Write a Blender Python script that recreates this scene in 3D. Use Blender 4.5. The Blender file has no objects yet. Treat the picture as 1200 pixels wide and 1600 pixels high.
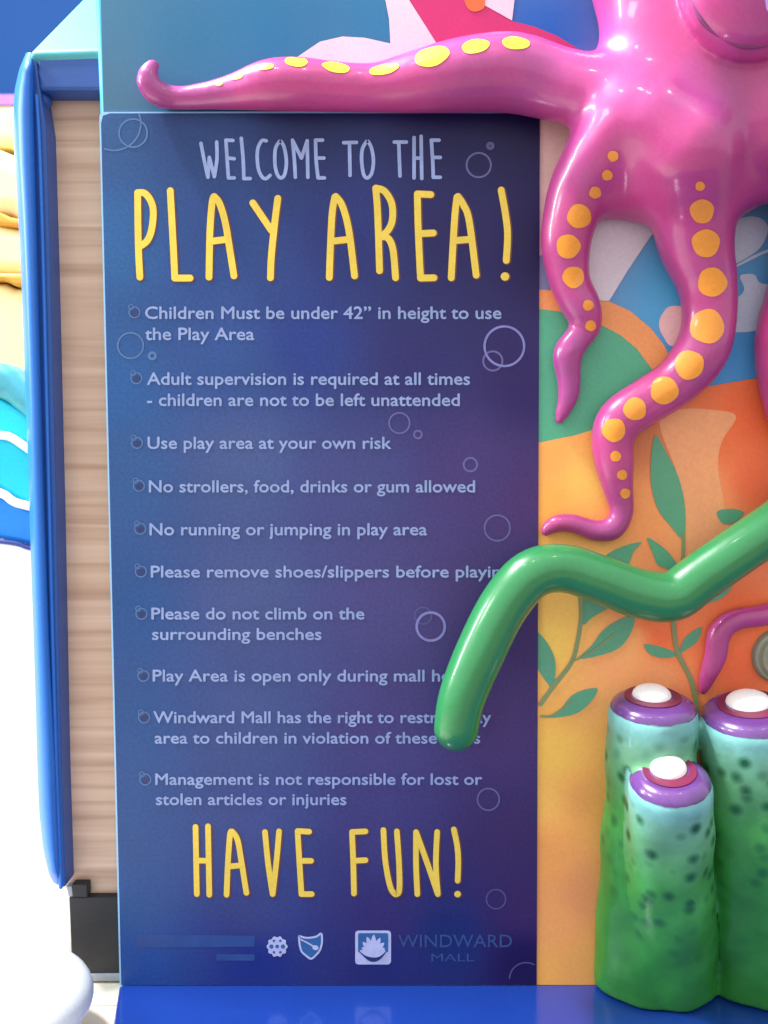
import bpy, bmesh, math, random
import numpy as np
from mathutils import Vector, Matrix
from mathutils.bvhtree import BVHTree
from mathutils.geometry import tessellate_polygon

random.seed(7)
S = bpy.context.scene
COL = S.collection

# ---------------------------------------------------------------- camera
CAM_Z = 0.874
PITCH = math.radians(3.47)
F = 1500.0                                   # focal length in photo pixels (1200 wide)
cam_d = bpy.data.cameras.new('camera')
cam = bpy.data.objects.new('camera', cam_d)
COL.objects.link(cam)
cam.location = (0, -1.5, CAM_Z)
cam.rotation_euler = (math.radians(90) - PITCH, 0, 0)
cam_d.sensor_fit = 'HORIZONTAL'
cam_d.sensor_width = 36
cam_d.lens = 36 * F / 1200
cam_d.clip_start = 0.02
cam_d.clip_end = 200
cam_d.dof.use_dof = True
cam_d.dof.focus_distance = 1.45
cam_d.dof.aperture_fstop = 5.6
S.camera = cam

# ---------------------------------------------------------------- world and lamps (indoor hall: no sun, no sky)
W = bpy.data.worlds.new('World')
S.world = W
W.use_nodes = True
W.node_tree.nodes['Background'].inputs[0].default_value = (1.0, 0.97, 0.98, 1)
W.node_tree.nodes['Background'].inputs[1].default_value = 0.98


def area(name, loc, target, sx, sy, watts, col=(1, 1, 1)):
    d = bpy.data.lights.new(name, 'AREA')
    d.shape = 'RECTANGLE'
    d.size = sx
    d.size_y = sy
    d.energy = watts
    d.color = col
    o = bpy.data.objects.new(name, d)
    COL.objects.link(o)
    o.location = loc
    o.rotation_euler = (Vector(target) - Vector(loc)).to_track_quat('-Z', 'Y').to_euler()
    return o


area('skylight_lamp', (-1.9, -0.17, 4.2), (0.1, -0.1, 0.9), 0.9, 0.24, 330, (1.0, 0.94, 1.0))
area('window_lamp', (-3.4, -0.13, 2.0), (0.0, -0.05, 0.9), 0.2, 1.4, 62, (0.9, 0.96, 1.0))
area('added_fill_lamp', (-2.6, -1.2, 2.2), (-1.3, 0.5, 0.6), 0.6, 0.6, 22, (1.0, 0.99, 0.95))  # added lamp out of view, pushes the white partition to overexposure
for k, (lx, ly) in enumerate(((-0.55, -0.9), (-0.05, -1.0), (0.75, -0.95))):
    area('spot_lamp', (lx, ly, 2.6), (0.3, 0.0, 0.8), 0.06, 0.06, 1.1, (1.0, 0.97, 0.92))

S.view_settings.view_transform = 'Standard'
S.view_settings.look = 'None'
S.view_settings.exposure = 0.35
S.view_settings.gamma = 1.0

# ---------------------------------------------------------------- pixel -> place
cp, sp = math.cos(PITCH), math.sin(PITCH)


def ray(u, v):
    a = (u - 600) / F
    b = -(v - 800) / F
    return Vector((a, cp + b * sp, b * cp - sp))


def P(u, v, y=0.0):
    r = ray(u, v)
    t = (y + 1.5) / r.y
    return Vector((r.x * t, y, CAM_Z + r.z * t))


def PZ(u, v, z):
    r = ray(u, v)
    t = (z - CAM_Z) / r.z
    return Vector((r.x * t, -1.5 + r.y * t, z))


def mpp(p):                                   # metres per photo pixel at a point
    return ((p.y + 1.5) * cp - (p.z - CAM_Z) * sp) / F


def lin(c):
    out = []
    for x in c:
        x = x / 255
        out.append(x / 12.92 if x <= 0.04045 else ((x + 0.055) / 1.055) ** 2.4)
    return out


# ---------------------------------------------------------------- materials
def new_mat(name):
    m = bpy.data.materials.new(name)
    m.use_nodes = True
    nt = m.node_tree
    return m, nt, nt.nodes['Principled BSDF']


def paint(name, rgb, rough=0.4, var=0.08, scale=9.0, bump=0.0, bscale=60.0, coat=0.0, attr=False, spec=0.5, rgb2=None, s2=5.0, speck=0.05):
    m, nt, b = new_mat(name)
    N, L = nt.nodes, nt.links
    tc = N.new('ShaderNodeTexCoord')
    n1 = N.new('ShaderNodeTexNoise')
    n1.inputs['Scale'].default_value = scale
    n1.inputs['Detail'].default_value = 5
    L.new(tc.outputs['Object'], n1.inputs['Vector'])
    mr = N.new('ShaderNodeMapRange')
    mr.inputs['From Min'].default_value = 0.3
    mr.inputs['From Max'].default_value = 0.7
    mr.inputs['To Min'].default_value = 1 - var
    mr.inputs['To Max'].default_value = 1 + var
    L.new(n1.outputs['Fac'], mr.inputs['Value'])
    # fine speckle of the print / paint
    n2 = N.new('ShaderNodeTexNoise')
    n2.inputs['Scale'].default_value = 210
    n2.inputs['Detail'].default_value = 4
    L.new(tc.outputs['Object'], n2.inputs['Vector'])
    mr2 = N.new('ShaderNodeMapRange')
    mr2.inputs['From Min'].default_value = 0.3
    mr2.inputs['From Max'].default_value = 0.7
    mr2.inputs['To Min'].default_value = 1 - speck
    mr2.inputs['To Max'].default_value = 1 + speck
    L.new(n2.outputs['Fac'], mr2.inputs['Value'])
    mu = N.new('ShaderNodeMath')
    mu.operation = 'MULTIPLY'
    L.new(mr.outputs[0], mu.inputs[0])
    L.new(mr2.outputs[0], mu.inputs[1])
    vm = N.new('ShaderNodeVectorMath')
    vm.operation = 'SCALE'
    if attr:
        at = N.new('ShaderNodeAttribute')
        at.attribute_name = 'Col'
        L.new(at.outputs['Color'], vm.inputs[0])
    else:
        vm.inputs[0].default_value = lin(rgb)
        if rgb2:
            n4 = N.new('ShaderNodeTexNoise')
            n4.inputs['Scale'].default_value = s2
            n4.inputs['Detail'].default_value = 4
            L.new(tc.outputs['Object'], n4.inputs['Vector'])
            m4 = N.new('ShaderNodeMapRange')
            m4.inputs['From Min'].default_value = 0.42
            m4.inputs['From Max'].default_value = 0.68
            L.new(n4.outputs['Fac'], m4.inputs['Value'])
            mx4 = N.new('ShaderNodeMix')
            mx4.data_type = 'RGBA'
            mx4.inputs['A'].default_value = lin(rgb) + [1]
            mx4.inputs['B'].default_value = lin(rgb2) + [1]
            L.new(m4.outputs[0], mx4.inputs['Factor'])
            L.new(mx4.outputs['Result'], vm.inputs[0])
    L.new(mu.outputs[0], vm.inputs['Scale'])
    L.new(vm.outputs[0], b.inputs['Base Color'])
    b.inputs['Roughness'].default_value = rough
    b.inputs['Specular IOR Level'].default_value = spec
    if coat:
        b.inputs['Coat Weight'].default_value = coat
        b.inputs['Coat Roughness'].default_value = 0.08
    if bump:
        n3 = N.new('ShaderNodeTexNoise')
        n3.inputs['Scale'].default_value = bscale
        n3.inputs['Detail'].default_value = 3
        L.new(tc.outputs['Object'], n3.inputs['Vector'])
        bp = N.new('ShaderNodeBump')
        bp.inputs['Strength'].default_value = bump
        bp.inputs['Distance'].default_value = 0.004
        L.new(n3.outputs['Fac'], bp.inputs['Height'])
        L.new(bp.outputs['Normal'], b.inputs['Normal'])
    m['_vm'] = 1
    return m


def mat_wood():
    m, nt, b = new_mat('wood_laminate')
    N, L = nt.nodes, nt.links
    tc = N.new('ShaderNodeTexCoord')
    mp = N.new('ShaderNodeMapping')
    mp.inputs['Scale'].default_value = (1.6, 2, 44)
    L.new(tc.outputs['Object'], mp.inputs['Vector'])
    n = N.new('ShaderNodeTexNoise')
    n.inputs['Scale'].default_value = 1.0
    n.inputs['Detail'].default_value = 5
    n.inputs['Distortion'].default_value = 0.5
    L.new(mp.outputs[0], n.inputs['Vector'])
    cr = N.new('ShaderNodeValToRGB')
    cr.color_ramp.elements[0].position = 0.28
    cr.color_ramp.elements[0].color = lin((186, 146, 120)) + [1]
    cr.color_ramp.elements[1].position = 0.72
    cr.color_ramp.elements[1].color = lin((232, 200, 174)) + [1]
    e = cr.color_ramp.elements.new(0.5)
    e.color = lin((216, 180, 154)) + [1]
    L.new(n.outputs['Fac'], cr.inputs[0])
    L.new(cr.outputs[0], b.inputs['Base Color'])
    b.inputs['Roughness'].default_value = 0.5
    return m


def mat_coral():
    m, nt, b = new_mat('coral_airbrushed_green')
    N, L = nt.nodes, nt.links
    at = N.new('ShaderNodeAttribute')
    at.attribute_name = 'Col'
    tc = N.new('ShaderNodeTexCoord')
    wn = N.new('ShaderNodeTexNoise')
    wn.inputs['Scale'].default_value = 30
    L.new(tc.outputs['Object'], wn.inputs['Vector'])
    vo = N.new('ShaderNodeTexVoronoi')
    vo.inputs['Scale'].default_value = 36
    vo.inputs['Randomness'].default_value = 1.0
    L.new(tc.outputs['Object'], vo.inputs['Vector'])
    mr = N.new('ShaderNodeMapRange')
    mr.inputs['From Min'].default_value = 0.14
    mr.inputs['From Max'].default_value = 0.46
    mr.inputs['To Min'].default_value = 1
    mr.inputs['To Max'].default_value = 0
    L.new(vo.outputs['Distance'], mr.inputs['Value'])
    sx = N.new('ShaderNodeSeparateColor')
    L.new(vo.outputs['Color'], sx.inputs[0])
    mk = N.new('ShaderNodeMapRange')
    mk.inputs['From Min'].default_value = 0.1
    mk.inputs['From Max'].default_value = 0.5
    L.new(sx.outputs[0], mk.inputs['Value'])
    mul = N.new('ShaderNodeMath')
    mul.operation = 'MULTIPLY'
    L.new(mr.outputs[0], mul.inputs[0])
    L.new(mk.outputs[0], mul.inputs[1])
    al = N.new('ShaderNodeAttribute')
    al.attribute_name = 'spot'
    mul2 = N.new('ShaderNodeMath')
    mul2.operation = 'MULTIPLY'
    L.new(mul.outputs[0], mul2.inputs[0])
    L.new(al.outputs['Fac'], mul2.inputs[1])
    mx = N.new('ShaderNodeMix')
    mx.data_type = 'RGBA'
    L.new(mul2.outputs[0], mx.inputs['Factor'])
    L.new(at.outputs['Color'], mx.inputs['A'])
    mx.inputs['B'].default_value = lin((22, 92, 48)) + [1]
    bn = N.new('ShaderNodeTexNoise')
    bn.inputs['Scale'].default_value = 22
    bn.inputs['Detail'].default_value = 5
    L.new(tc.outputs['Object'], bn.inputs['Vector'])
    br = N.new('ShaderNodeMapRange')
    br.inputs['From Min'].default_value = 0.3
    br.inputs['From Max'].default_value = 0.7
    br.inputs['To Min'].default_value = 0.82
    br.inputs['To Max'].default_value = 1.16
    L.new(bn.outputs['Fac'], br.inputs['Value'])
    vm = N.new('ShaderNodeVectorMath')
    vm.operation = 'SCALE'
    L.new(mx.outputs['Result'], vm.inputs[0])
    L.new(br.outputs[0], vm.inputs['Scale'])
    L.new(vm.outputs[0], b.inputs['Base Color'])
    b.inputs['Roughness'].default_value = 0.38
    bp = N.new('ShaderNodeBump')
    bp.inputs['Strength'].default_value = 0.35
    bp.inputs['Distance'].default_value = 0.006
    L.new(bn.outputs['Fac'], bp.inputs['Height'])
    L.new(bp.outputs['Normal'], b.inputs['Normal'])
    return m


M = {
    'sign': paint('sign_print', (0, 0, 0), 0.42, 0.07, 7, attr=True, bump=0.04, bscale=220, spec=0.3, speck=0.13),
    'mural': paint('mural_print', (0, 0, 0), 0.45, 0.03, 5, attr=True, spec=0.25, speck=0.04),
    'edge': paint('wall_edge_laminate', (70, 175, 205), 0.35, 0.03),
    'text': paint('print_lavender', (130, 150, 196), 0.45, 0.10, 30),
    'title': paint('print_periwinkle', (136, 156, 204), 0.45, 0.12, 40),
    'yellow': paint('print_yellow', (222, 196, 72), 0.45, 0.06, 30),
    'brown': paint('print_dark_gold', (101, 55, 46), 0.5, 0.05),
    'bub1': paint('print_bubble_bright', (115, 117, 181), 0.45, 0.15, 40),
    'bub2': paint('print_bubble_soft', (89, 87, 143), 0.45, 0.12, 40),
    'bub3': paint('print_bubble_faint', (73, 75, 126), 0.45, 0.12, 40),
    'bubl': paint('print_bubble_blue', (71, 106, 155), 0.45, 0.12, 40),
    'bul': paint('print_bullet_dark', (32, 48, 100), 0.45, 0.12, 60),
    'white_print': paint('print_logo_white', (174, 183, 221), 0.45, 0.08, 60),
    'faint': paint('print_faint_blue', (45, 73, 130), 0.45, 0.12, 60),
    'logo_blue': paint('print_logo_blue', (42, 94, 152), 0.45, 0.10, 60),
    'octo': paint('octopus_magenta_gelcoat', (180, 64, 128), 0.33, 0.12, 9, bump=0.30, bscale=14, coat=0.30, rgb2=(160, 68, 138), s2=6),
    'octo_d': paint('octopus_plum_gelcoat', (150, 92, 170), 0.26, 0.1, 14, coat=0.45),
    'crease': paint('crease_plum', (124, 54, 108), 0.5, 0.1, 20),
    'eye': paint('eye_lavender', (168, 140, 215), 0.15, 0.04, coat=0.5),
    'pupil': paint('eye_black', (18, 14, 20), 0.12, 0.02, coat=0.5),
    'spot': paint('spot_amber', (232, 150, 48), 0.34, 0.03, coat=0.25),
    'spot_lit': paint('spot_amber_lit', (239, 212, 57), 0.34, 0.03, coat=0.25),  # amber spots on the arm's top, overexposed yellow put into the colour
    'branch': paint('branch_green_gelcoat', (40, 124, 70), 0.3, 0.08, 7, bump=0.25, bscale=18, coat=0.4),
    'cap': paint('cap_purple', (97, 58, 125), 0.24, 0.16, 30, bump=0.1, bscale=30, coat=0.6),
    'maroon': paint('cap_maroon', (115, 33, 68), 0.4, 0.08),
    'white': paint('cap_white', (246, 244, 246), 0.35, 0.02),
    'shell': paint('shell_grey_green', (147, 154, 133), 0.45, 0.1, 20, bump=0.2),
    'vinyl': paint('vinyl_blue', (38, 112, 204), 0.38, 0.05, 8, bump=0.10, bscale=26),
    'vinyl_shaded': paint('vinyl_blue_shaded', (36, 80, 151), 0.45, 0.05, 8, bump=0.1, bscale=26),  # same blue vinyl, with shade put into a darker colour
    'vinyl_c': paint('aqua_and_lit_vinyl', (72, 164, 170), 0.38, 0.03, 8, bump=0.08, bscale=20),  # cushion's lit tone put into the colour; also the wave crest's aqua
    'black': paint('black_rubber', (38, 38, 42), 0.6, 0.16, 16, bump=0.2),
    'metal': paint('grey_metal', (150, 156, 166), 0.4, 0.05),
    'wood': mat_wood(),
    'coral': mat_coral(),
    'mat': paint('mat_royal_blue', (19, 51, 129), 0.2, 0.05, 6, bump=0.10, bscale=18, coat=0.5),
    'tile': paint('floor_tile_cream', (226, 216, 196), 0.35, 0.06, 8),
    'grout': paint('floor_grout', (150, 140, 128), 0.8, 0.05),
    'wwhite': paint('white_laminate', (245, 248, 250), 0.45, 0.01),
    'stool': paint('stool_white_vinyl', (212, 222, 228), 0.32, 0.02, coat=0.2, bump=0.04, bscale=20),
    'tan': paint('tan_trim', (188, 142, 100), 0.5, 0.08),
    'fblue': paint('wall_paint_blue', (12, 58, 112), 0.7, 0.03, 2, spec=0.15),
    'purple': paint('trim_purple', (136, 88, 178), 0.5, 0.04),
    'cream': paint('foam_cream_yellow', (254, 236, 166), 0.5, 0.03),
    'ochre': paint('foam_ochre', (236, 164, 56), 0.5, 0.03),
    'cyan': paint('foam_cyan', (16, 206, 224), 0.45, 0.04),
    'azure': paint('foam_azure', (26, 138, 226), 0.45, 0.04),
    'navy': paint('foam_navy', (36, 60, 130), 0.45, 0.04),
}
SH = {}
for k, c in {'pale_pink': (232, 200, 214), 'magenta': (192, 26, 106), 'orange_dot': (240, 104, 52),
             'blue': (48, 104, 170), 'beige': (214, 184, 176), 'slate': (120, 128, 166),
             'arc': (240, 158, 94), 'green': (80, 172, 134), 'grey': (222, 216, 224),
             'teal': (64, 138, 190), 'rose': (236, 192, 192), 'mist': (194, 206, 226),
             'rust': (212, 98, 58), 'peach': (240, 162, 110), 'leaf': (88, 160, 124), 'stem': (128, 146, 98),
             'leaf2': (82, 154, 112), 'fold': (226, 120, 72)}.items():
    SH[k] = paint('mural_' + k, c, 0.45, 0.04, 12)


# ---------------------------------------------------------------- object helpers
def tag(o, label=None, cat=None, group=None, kind=None):
    if label: o['label'] = label
    if cat: o['category'] = cat
    if group: o['group'] = group
    if kind: o['kind'] = kind
    return o


def thing(name, loc, label, cat, group=None):
    o = bpy.data.objects.new(name, None)
    o.empty_display_size = 0.05
    COL.objects.link(o)
    o.location = loc
    return tag(o, label, cat, group, 'thing')


def org(parent):
    p = parent
    v = Vector((0, 0, 0))
    while p is not None:
        v = v + p.location
        p = p.parent
    return v


def mk(name, verts, faces, mat, parent=None, smooth=False, at=None):
    """verts are world positions; the origin goes to the parent's (or to at)"""
    base = org(parent) if parent is not None else Vector(at or (0, 0, 0))
    me = bpy.data.meshes.new(name)
    if isinstance(verts, np.ndarray):
        v = verts - np.array(base)
        me.from_pydata(v.tolist(), [], faces.tolist() if isinstance(faces, np.ndarray) else faces)
    else:
        me.from_pydata([tuple(Vector(p) - base) for p in verts], [], faces)
    me.materials.append(mat)
    if smooth:
        me.polygons.foreach_set('use_smooth', [True] * len(me.polygons))
    me.update()
    o = bpy.data.objects.new(name, me)
    COL.objects.link(o)
    if parent is not None:
        o.parent = parent
    else:
        o.location = base
    return o


def bevel(o, w, seg=3, angle=35):
    m = o.modifiers.new('bevel', 'BEVEL')
    m.width = w
    m.segments = seg
    m.limit_method = 'ANGLE'
    m.angle_limit = math.radians(angle)
    o.data.polygons.foreach_set('use_smooth', [True] * len(o.data.polygons))
    wn = o.modifiers.new('wn', 'WEIGHTED_NORMAL')
    wn.keep_sharp = False
    return o


def prism(front, back):
    """front and back: matching loops of points; returns verts, faces of a closed solid"""
    n = len(front)
    v = list(front) + list(back)
    tr = tessellate_polygon([[Vector(p) for p in front]])
    f = []
    for t in tr:
        f.append(tuple(t))
        f.append(tuple(reversed([i + n for i in t])))
    for i in range(n):
        j = (i + 1) % n
        f.append((i, i + n, j + n, j))
    return v, f


def slab(name, uv, y0, y1, mat, parent=None, bev=0.0, seg=3, at=None):
    """a solid whose front outline is uv (photo px) on plane y0, running back to y1"""
    fr = [P(u, v, y0) for u, v in uv]
    bk = [Vector((p.x, y1, p.z)) for p in fr]
    n = len(fr)
    v = fr + bk
    f = [tuple(range(n)), tuple(reversed(range(n, 2 * n)))]
    for i in range(n):
        j = (i + 1) % n
        f.append((i, i + n, j + n, j))
    o = mk(name, v, f, mat, parent, at=at)
    bm = bmesh.new()
    bm.from_mesh(o.data)
    bmesh.ops.recalc_face_normals(bm, faces=bm.faces)
    bm.to_mesh(o.data)
    bm.free()
    if bev:
        bevel(o, bev, seg)
    return o


def catmull(pts, n=6, closed=False):
    out = []
    m = len(pts)
    rng = range(m if closed else m - 1)
    for i in rng:
        if closed:
            p0, p1, p2, p3 = (pts[(i - 1) % m], pts[i], pts[(i + 1) % m], pts[(i + 2) % m])
        else:
            p0, p1, p2, p3 = pts[max(i - 1, 0)], pts[i], pts[i + 1], pts[min(i + 2, m - 1)]
        for k in range(n):
            t = k / n
            out.append(tuple(0.5 * ((2 * b) + (-a + c) * t + (2 * a - 5 * b + 4 * c - d) * t * t +
                                    (-a + 3 * b - 3 * c + d) * t ** 3) for a, b, c, d in zip(p0, p1, p2, p3)))
    if not closed:
        out.append(tuple(pts[-1]))
    return out


def flat(name, uv, y, mat, parent, thick=0.0003):
    """flat printed shape on the wall"""
    fr = [P(u, v, y) for u, v in uv]
    tr = tessellate_polygon([fr])
    f = []
    for t in tr:
        a, b, c = (fr[i] for i in t)
        if (b - a).cross(c - a).y > 0:
            t = (t[0], t[2], t[1])
        f.append(tuple(t))
    return mk(name, fr, f, mat, parent)


def ring(name, u, v, r, w, y, mat, parent, n=36, a0=0, a1=360):
    vs, fs = [], []
    closed = (a1 - a0) >= 360
    k = n if closed else n + 1
    for i in range(k):
        a = math.radians(a0 + (a1 - a0) * i / n)
        for q in (r - w / 2, r + w / 2):
            vs.append(P(u + q * math.cos(a), v + q * math.sin(a), y))
    for i in range(n):
        j = (i + 1) % k
        fs.append((2 * i, 2 * i + 1, 2 * j + 1, 2 * j))
    return mk(name, vs, fs, mat, parent)


def stroke_geo(pts, w, y, vs, fs, smooth=True):
    """round-capped stroke along pts (photo px)"""
    if len(pts) > 2 and smooth:
        pts = catmull(pts, 6)
    r = w / 2
    n = len(pts)
    nm = []
    for i in range(n):
        a = pts[max(i - 1, 0)]
        b = pts[min(i + 1, n - 1)]
        dx, dy = b[0] - a[0], b[1] - a[1]
        l = math.hypot(dx, dy) or 1
        nm.append((-dy / l, dx / l, math.atan2(dy, dx)))
    loopL = [(p[0] + q[0] * r, p[1] + q[1] * r) for p, q in zip(pts, nm)]
    loopR = [(p[0] - q[0] * r, p[1] - q[1] * r) for p, q in zip(pts, nm)]
    base = len(vs)
    for a, b in zip(loopL, loopR):
        vs.append(P(a[0], a[1], y))
        vs.append(P(b[0], b[1], y))
    for i in range(n - 1):
        fs.append((base + 2 * i, base + 2 * i + 1, base + 2 * i + 3, base + 2 * i + 2))
    shut = n > 4 and math.hypot(pts[0][0] - pts[-1][0], pts[0][1] - pts[-1][1]) < 0.01
    for end, sgn in (() if shut else ((0, -1), (n - 1, 1))):
        ang = nm[end][2]
        b2 = len(vs)
        cpt = pts[end]
        m = 8
        for k in range(m + 1):
            a = ang - math.pi / 2 + math.pi * k / m
            if sgn < 0:
                a += math.pi
            vs.append(P(cpt[0] + r * math.cos(a), cpt[1] + r * math.sin(a), y))
        fs.append(tuple(range(b2, b2 + m + 1)))


def fix_front(o):
    me = o.data
    bm = bmesh.new()
    bm.from_mesh(me)
    for f in bm.faces:
        f.normal_update()
        if f.normal.y > 0:
            f.normal_flip()
    bm.to_mesh(me)
    bm.free()


def letter(strokes, w, y, mat, parent, dots=(), shadow=None, label=None):
    if shadow:
        vs, fs = [], []
        for k, s in enumerate(strokes):
            stroke_geo([(a + 1.2, b + 0.6) for a, b in s], w + 2.4, y + 0.0004 - 0.00005 * k, vs, fs)
        for (a, b, r) in dots:
            stroke_geo([(a + 1.0, b + 0.6), (a + 1.4, b + 0.6)], 2 * r + 2.2, y + 0.0003, vs, fs)
        so = (vs, fs)
    vs, fs = [], []
    for k, s in enumerate(strokes):
        stroke_geo(s, w, y - 0.00005 * k, vs, fs)
    for (a, b, r) in dots:
        stroke_geo([(a - 0.2, b), (a + 0.2, b)], 2 * r, y - 0.0003, vs, fs)
    o = mk('letter', vs, fs, mat, parent)
    fix_front(o)
    if shadow:
        q = mk('letter_outline', so[0], so[1], shadow, o)
        fix_front(q)
    return o


_fc = [0]


def text_geo(s, bold=0.012):
    cu = bpy.data.curves.new('t', 'FONT')
    cu.body = s
    cu.size = 1.0
    cu.offset = bold
    cu.resolution_u = 3
    cu.fill_mode = 'FRONT'
    o = bpy.data.objects.new('t', cu)
    COL.objects.link(o)
    dg = bpy.context.evaluated_depsgraph_get()
    me = bpy.data.meshes.new_from_object(o.evaluated_get(dg))
    vs = [tuple(v.co) for v in me.vertices]
    fs = [tuple(p.vertices) for p in me.polygons]
    bpy.data.objects.remove(o)
    bpy.data.curves.remove(cu)
    bpy.data.meshes.remove(me)
    return vs, fs


def text_line(s, u0, u1, vb, cap, y, mat, parent, slope=0.0, bold=0.5, name='text_line', ref_cap=0.73):
    """set text between u0 and u1 with baseline vb and capital height cap (photo px)"""
    vs, fs = text_geo(s, 0.0)
    x0 = min(v[0] for v in vs)
    x1 = max(v[0] for v in vs)
    k = (u1 - u0) / (x1 - x0)
    out, ff = [], []
    for q, (dx, dv) in enumerate(((-bold, 0), (bold, 0), (0, -bold), (0, bold)) if bold else ((0, 0),)):
        n0 = len(out)
        for x, h, _ in vs:
            out.append(P(u0 + (x - x0) * k + dx, vb - h * cap / ref_cap + dv, y - 0.00004 * q))
        ff += [tuple(i + n0 for i in f) for f in fs]
    o = mk(name, out, ff, mat, parent)
    fix_front(o)
    return o


def sweep(name, pts, radii, mat, parent=None, n=20, caps=True, at=None, sub=6):
    """tube through 3D pts with a radius at each, rounded ends"""
    q = catmull([tuple(p) + (r,) for p, r in zip(pts, radii)], sub)
    ps = [Vector(a[:3]) for a in q]
    rs = [a[3] for a in q]
    if caps:                                        # hemispherical ends
        d0 = (ps[0] - ps[1]).normalized()
        d1 = (ps[-1] - ps[-2]).normalized()
        a_, b_ = [], []
        for k in range(1, 7):
            t = math.pi / 2 * k / 6
            if k == 6: t = math.pi / 2 - 0.05
            a_.append((ps[0] + d0 * rs[0] * math.sin(t), rs[0] * math.cos(t)))
            b_.append((ps[-1] + d1 * rs[-1] * math.sin(t), rs[-1] * math.cos(t)))
        ps = [a[0] for a in reversed(a_)] + ps + [b[0] for b in b_]
        rs = [a[1] for a in reversed(a_)] + rs + [b[1] for b in b_]
    vs, fs = [], []
    up = Vector((0, -1, 0.01)).normalized()
    m = len(ps)
    for i in range(m):
        t = (ps[min(i + 1, m - 1)] - ps[max(i - 1, 0)]).normalized()
        up = (up - t * up.dot(t)).normalized()
        b = t.cross(up)
        for k in range(n):
            a = 2 * math.pi * k / n
            vs.append(ps[i] + (up * math.cos(a) + b * math.sin(a)) * rs[i])
    for i in range(m - 1):
        for k in range(n):
            l = (k + 1) % n
            fs.append((i * n + k, i * n + l, (i + 1) * n + l, (i + 1) * n + k))
    fs.append(tuple(reversed(range(n))))
    fs.append(tuple(range((m - 1) * n, m * n)))
    o = mk(name, vs, fs, mat, parent, smooth=True, at=at)
    bm = bmesh.new()
    bm.from_mesh(o.data)
    bmesh.ops.recalc_face_normals(bm, faces=bm.faces)
    bm.to_mesh(o.data)
    bm.free()
    return o


def grid_sheet(name, cols, rows, ufun, vfun, y, mat, parent, cfun, lfun=None):
    vs, fs, cs = [], [], []
    for j in range(rows + 1):
        for i in range(cols + 1):
            u = ufun(i / cols)
            v = vfun(u, j / rows)
            if lfun: u = max(u, lfun(v))
            vs.append(P(u, v, y))
            cs.append(cfun(u, v))
    for j in range(rows):
        for i in range(cols):
            a = j * (cols + 1) + i
            fs.append((a, a + cols + 1, a + cols + 2, a + 1))
    o = mk(name, vs, fs, mat, parent)
    set_cols(o, cs)
    return o


def set_cols(o, cs):
    at = o.data.color_attributes.new('Col', 'FLOAT_COLOR', 'POINT')
    arr = np.ones((len(cs), 4), np.float32)
    arr[:, :3] = np.array(cs, np.float32)[:, :3]
    at.data.foreach_set('color', arr.ravel())


def idw(ctrl, p=3.0):
    pos = np.array([(a, b) for a, b, c in ctrl], float)
    col = np.array([lin(c) for a, b, c in ctrl], float)

    def f(u, v):
        d = np.hypot(pos[:, 0] - u, pos[:, 1] - v) + 8.0
        w = d ** -p
        return (col * w[:, None]).sum(0) / w.sum()
    return f


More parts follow.
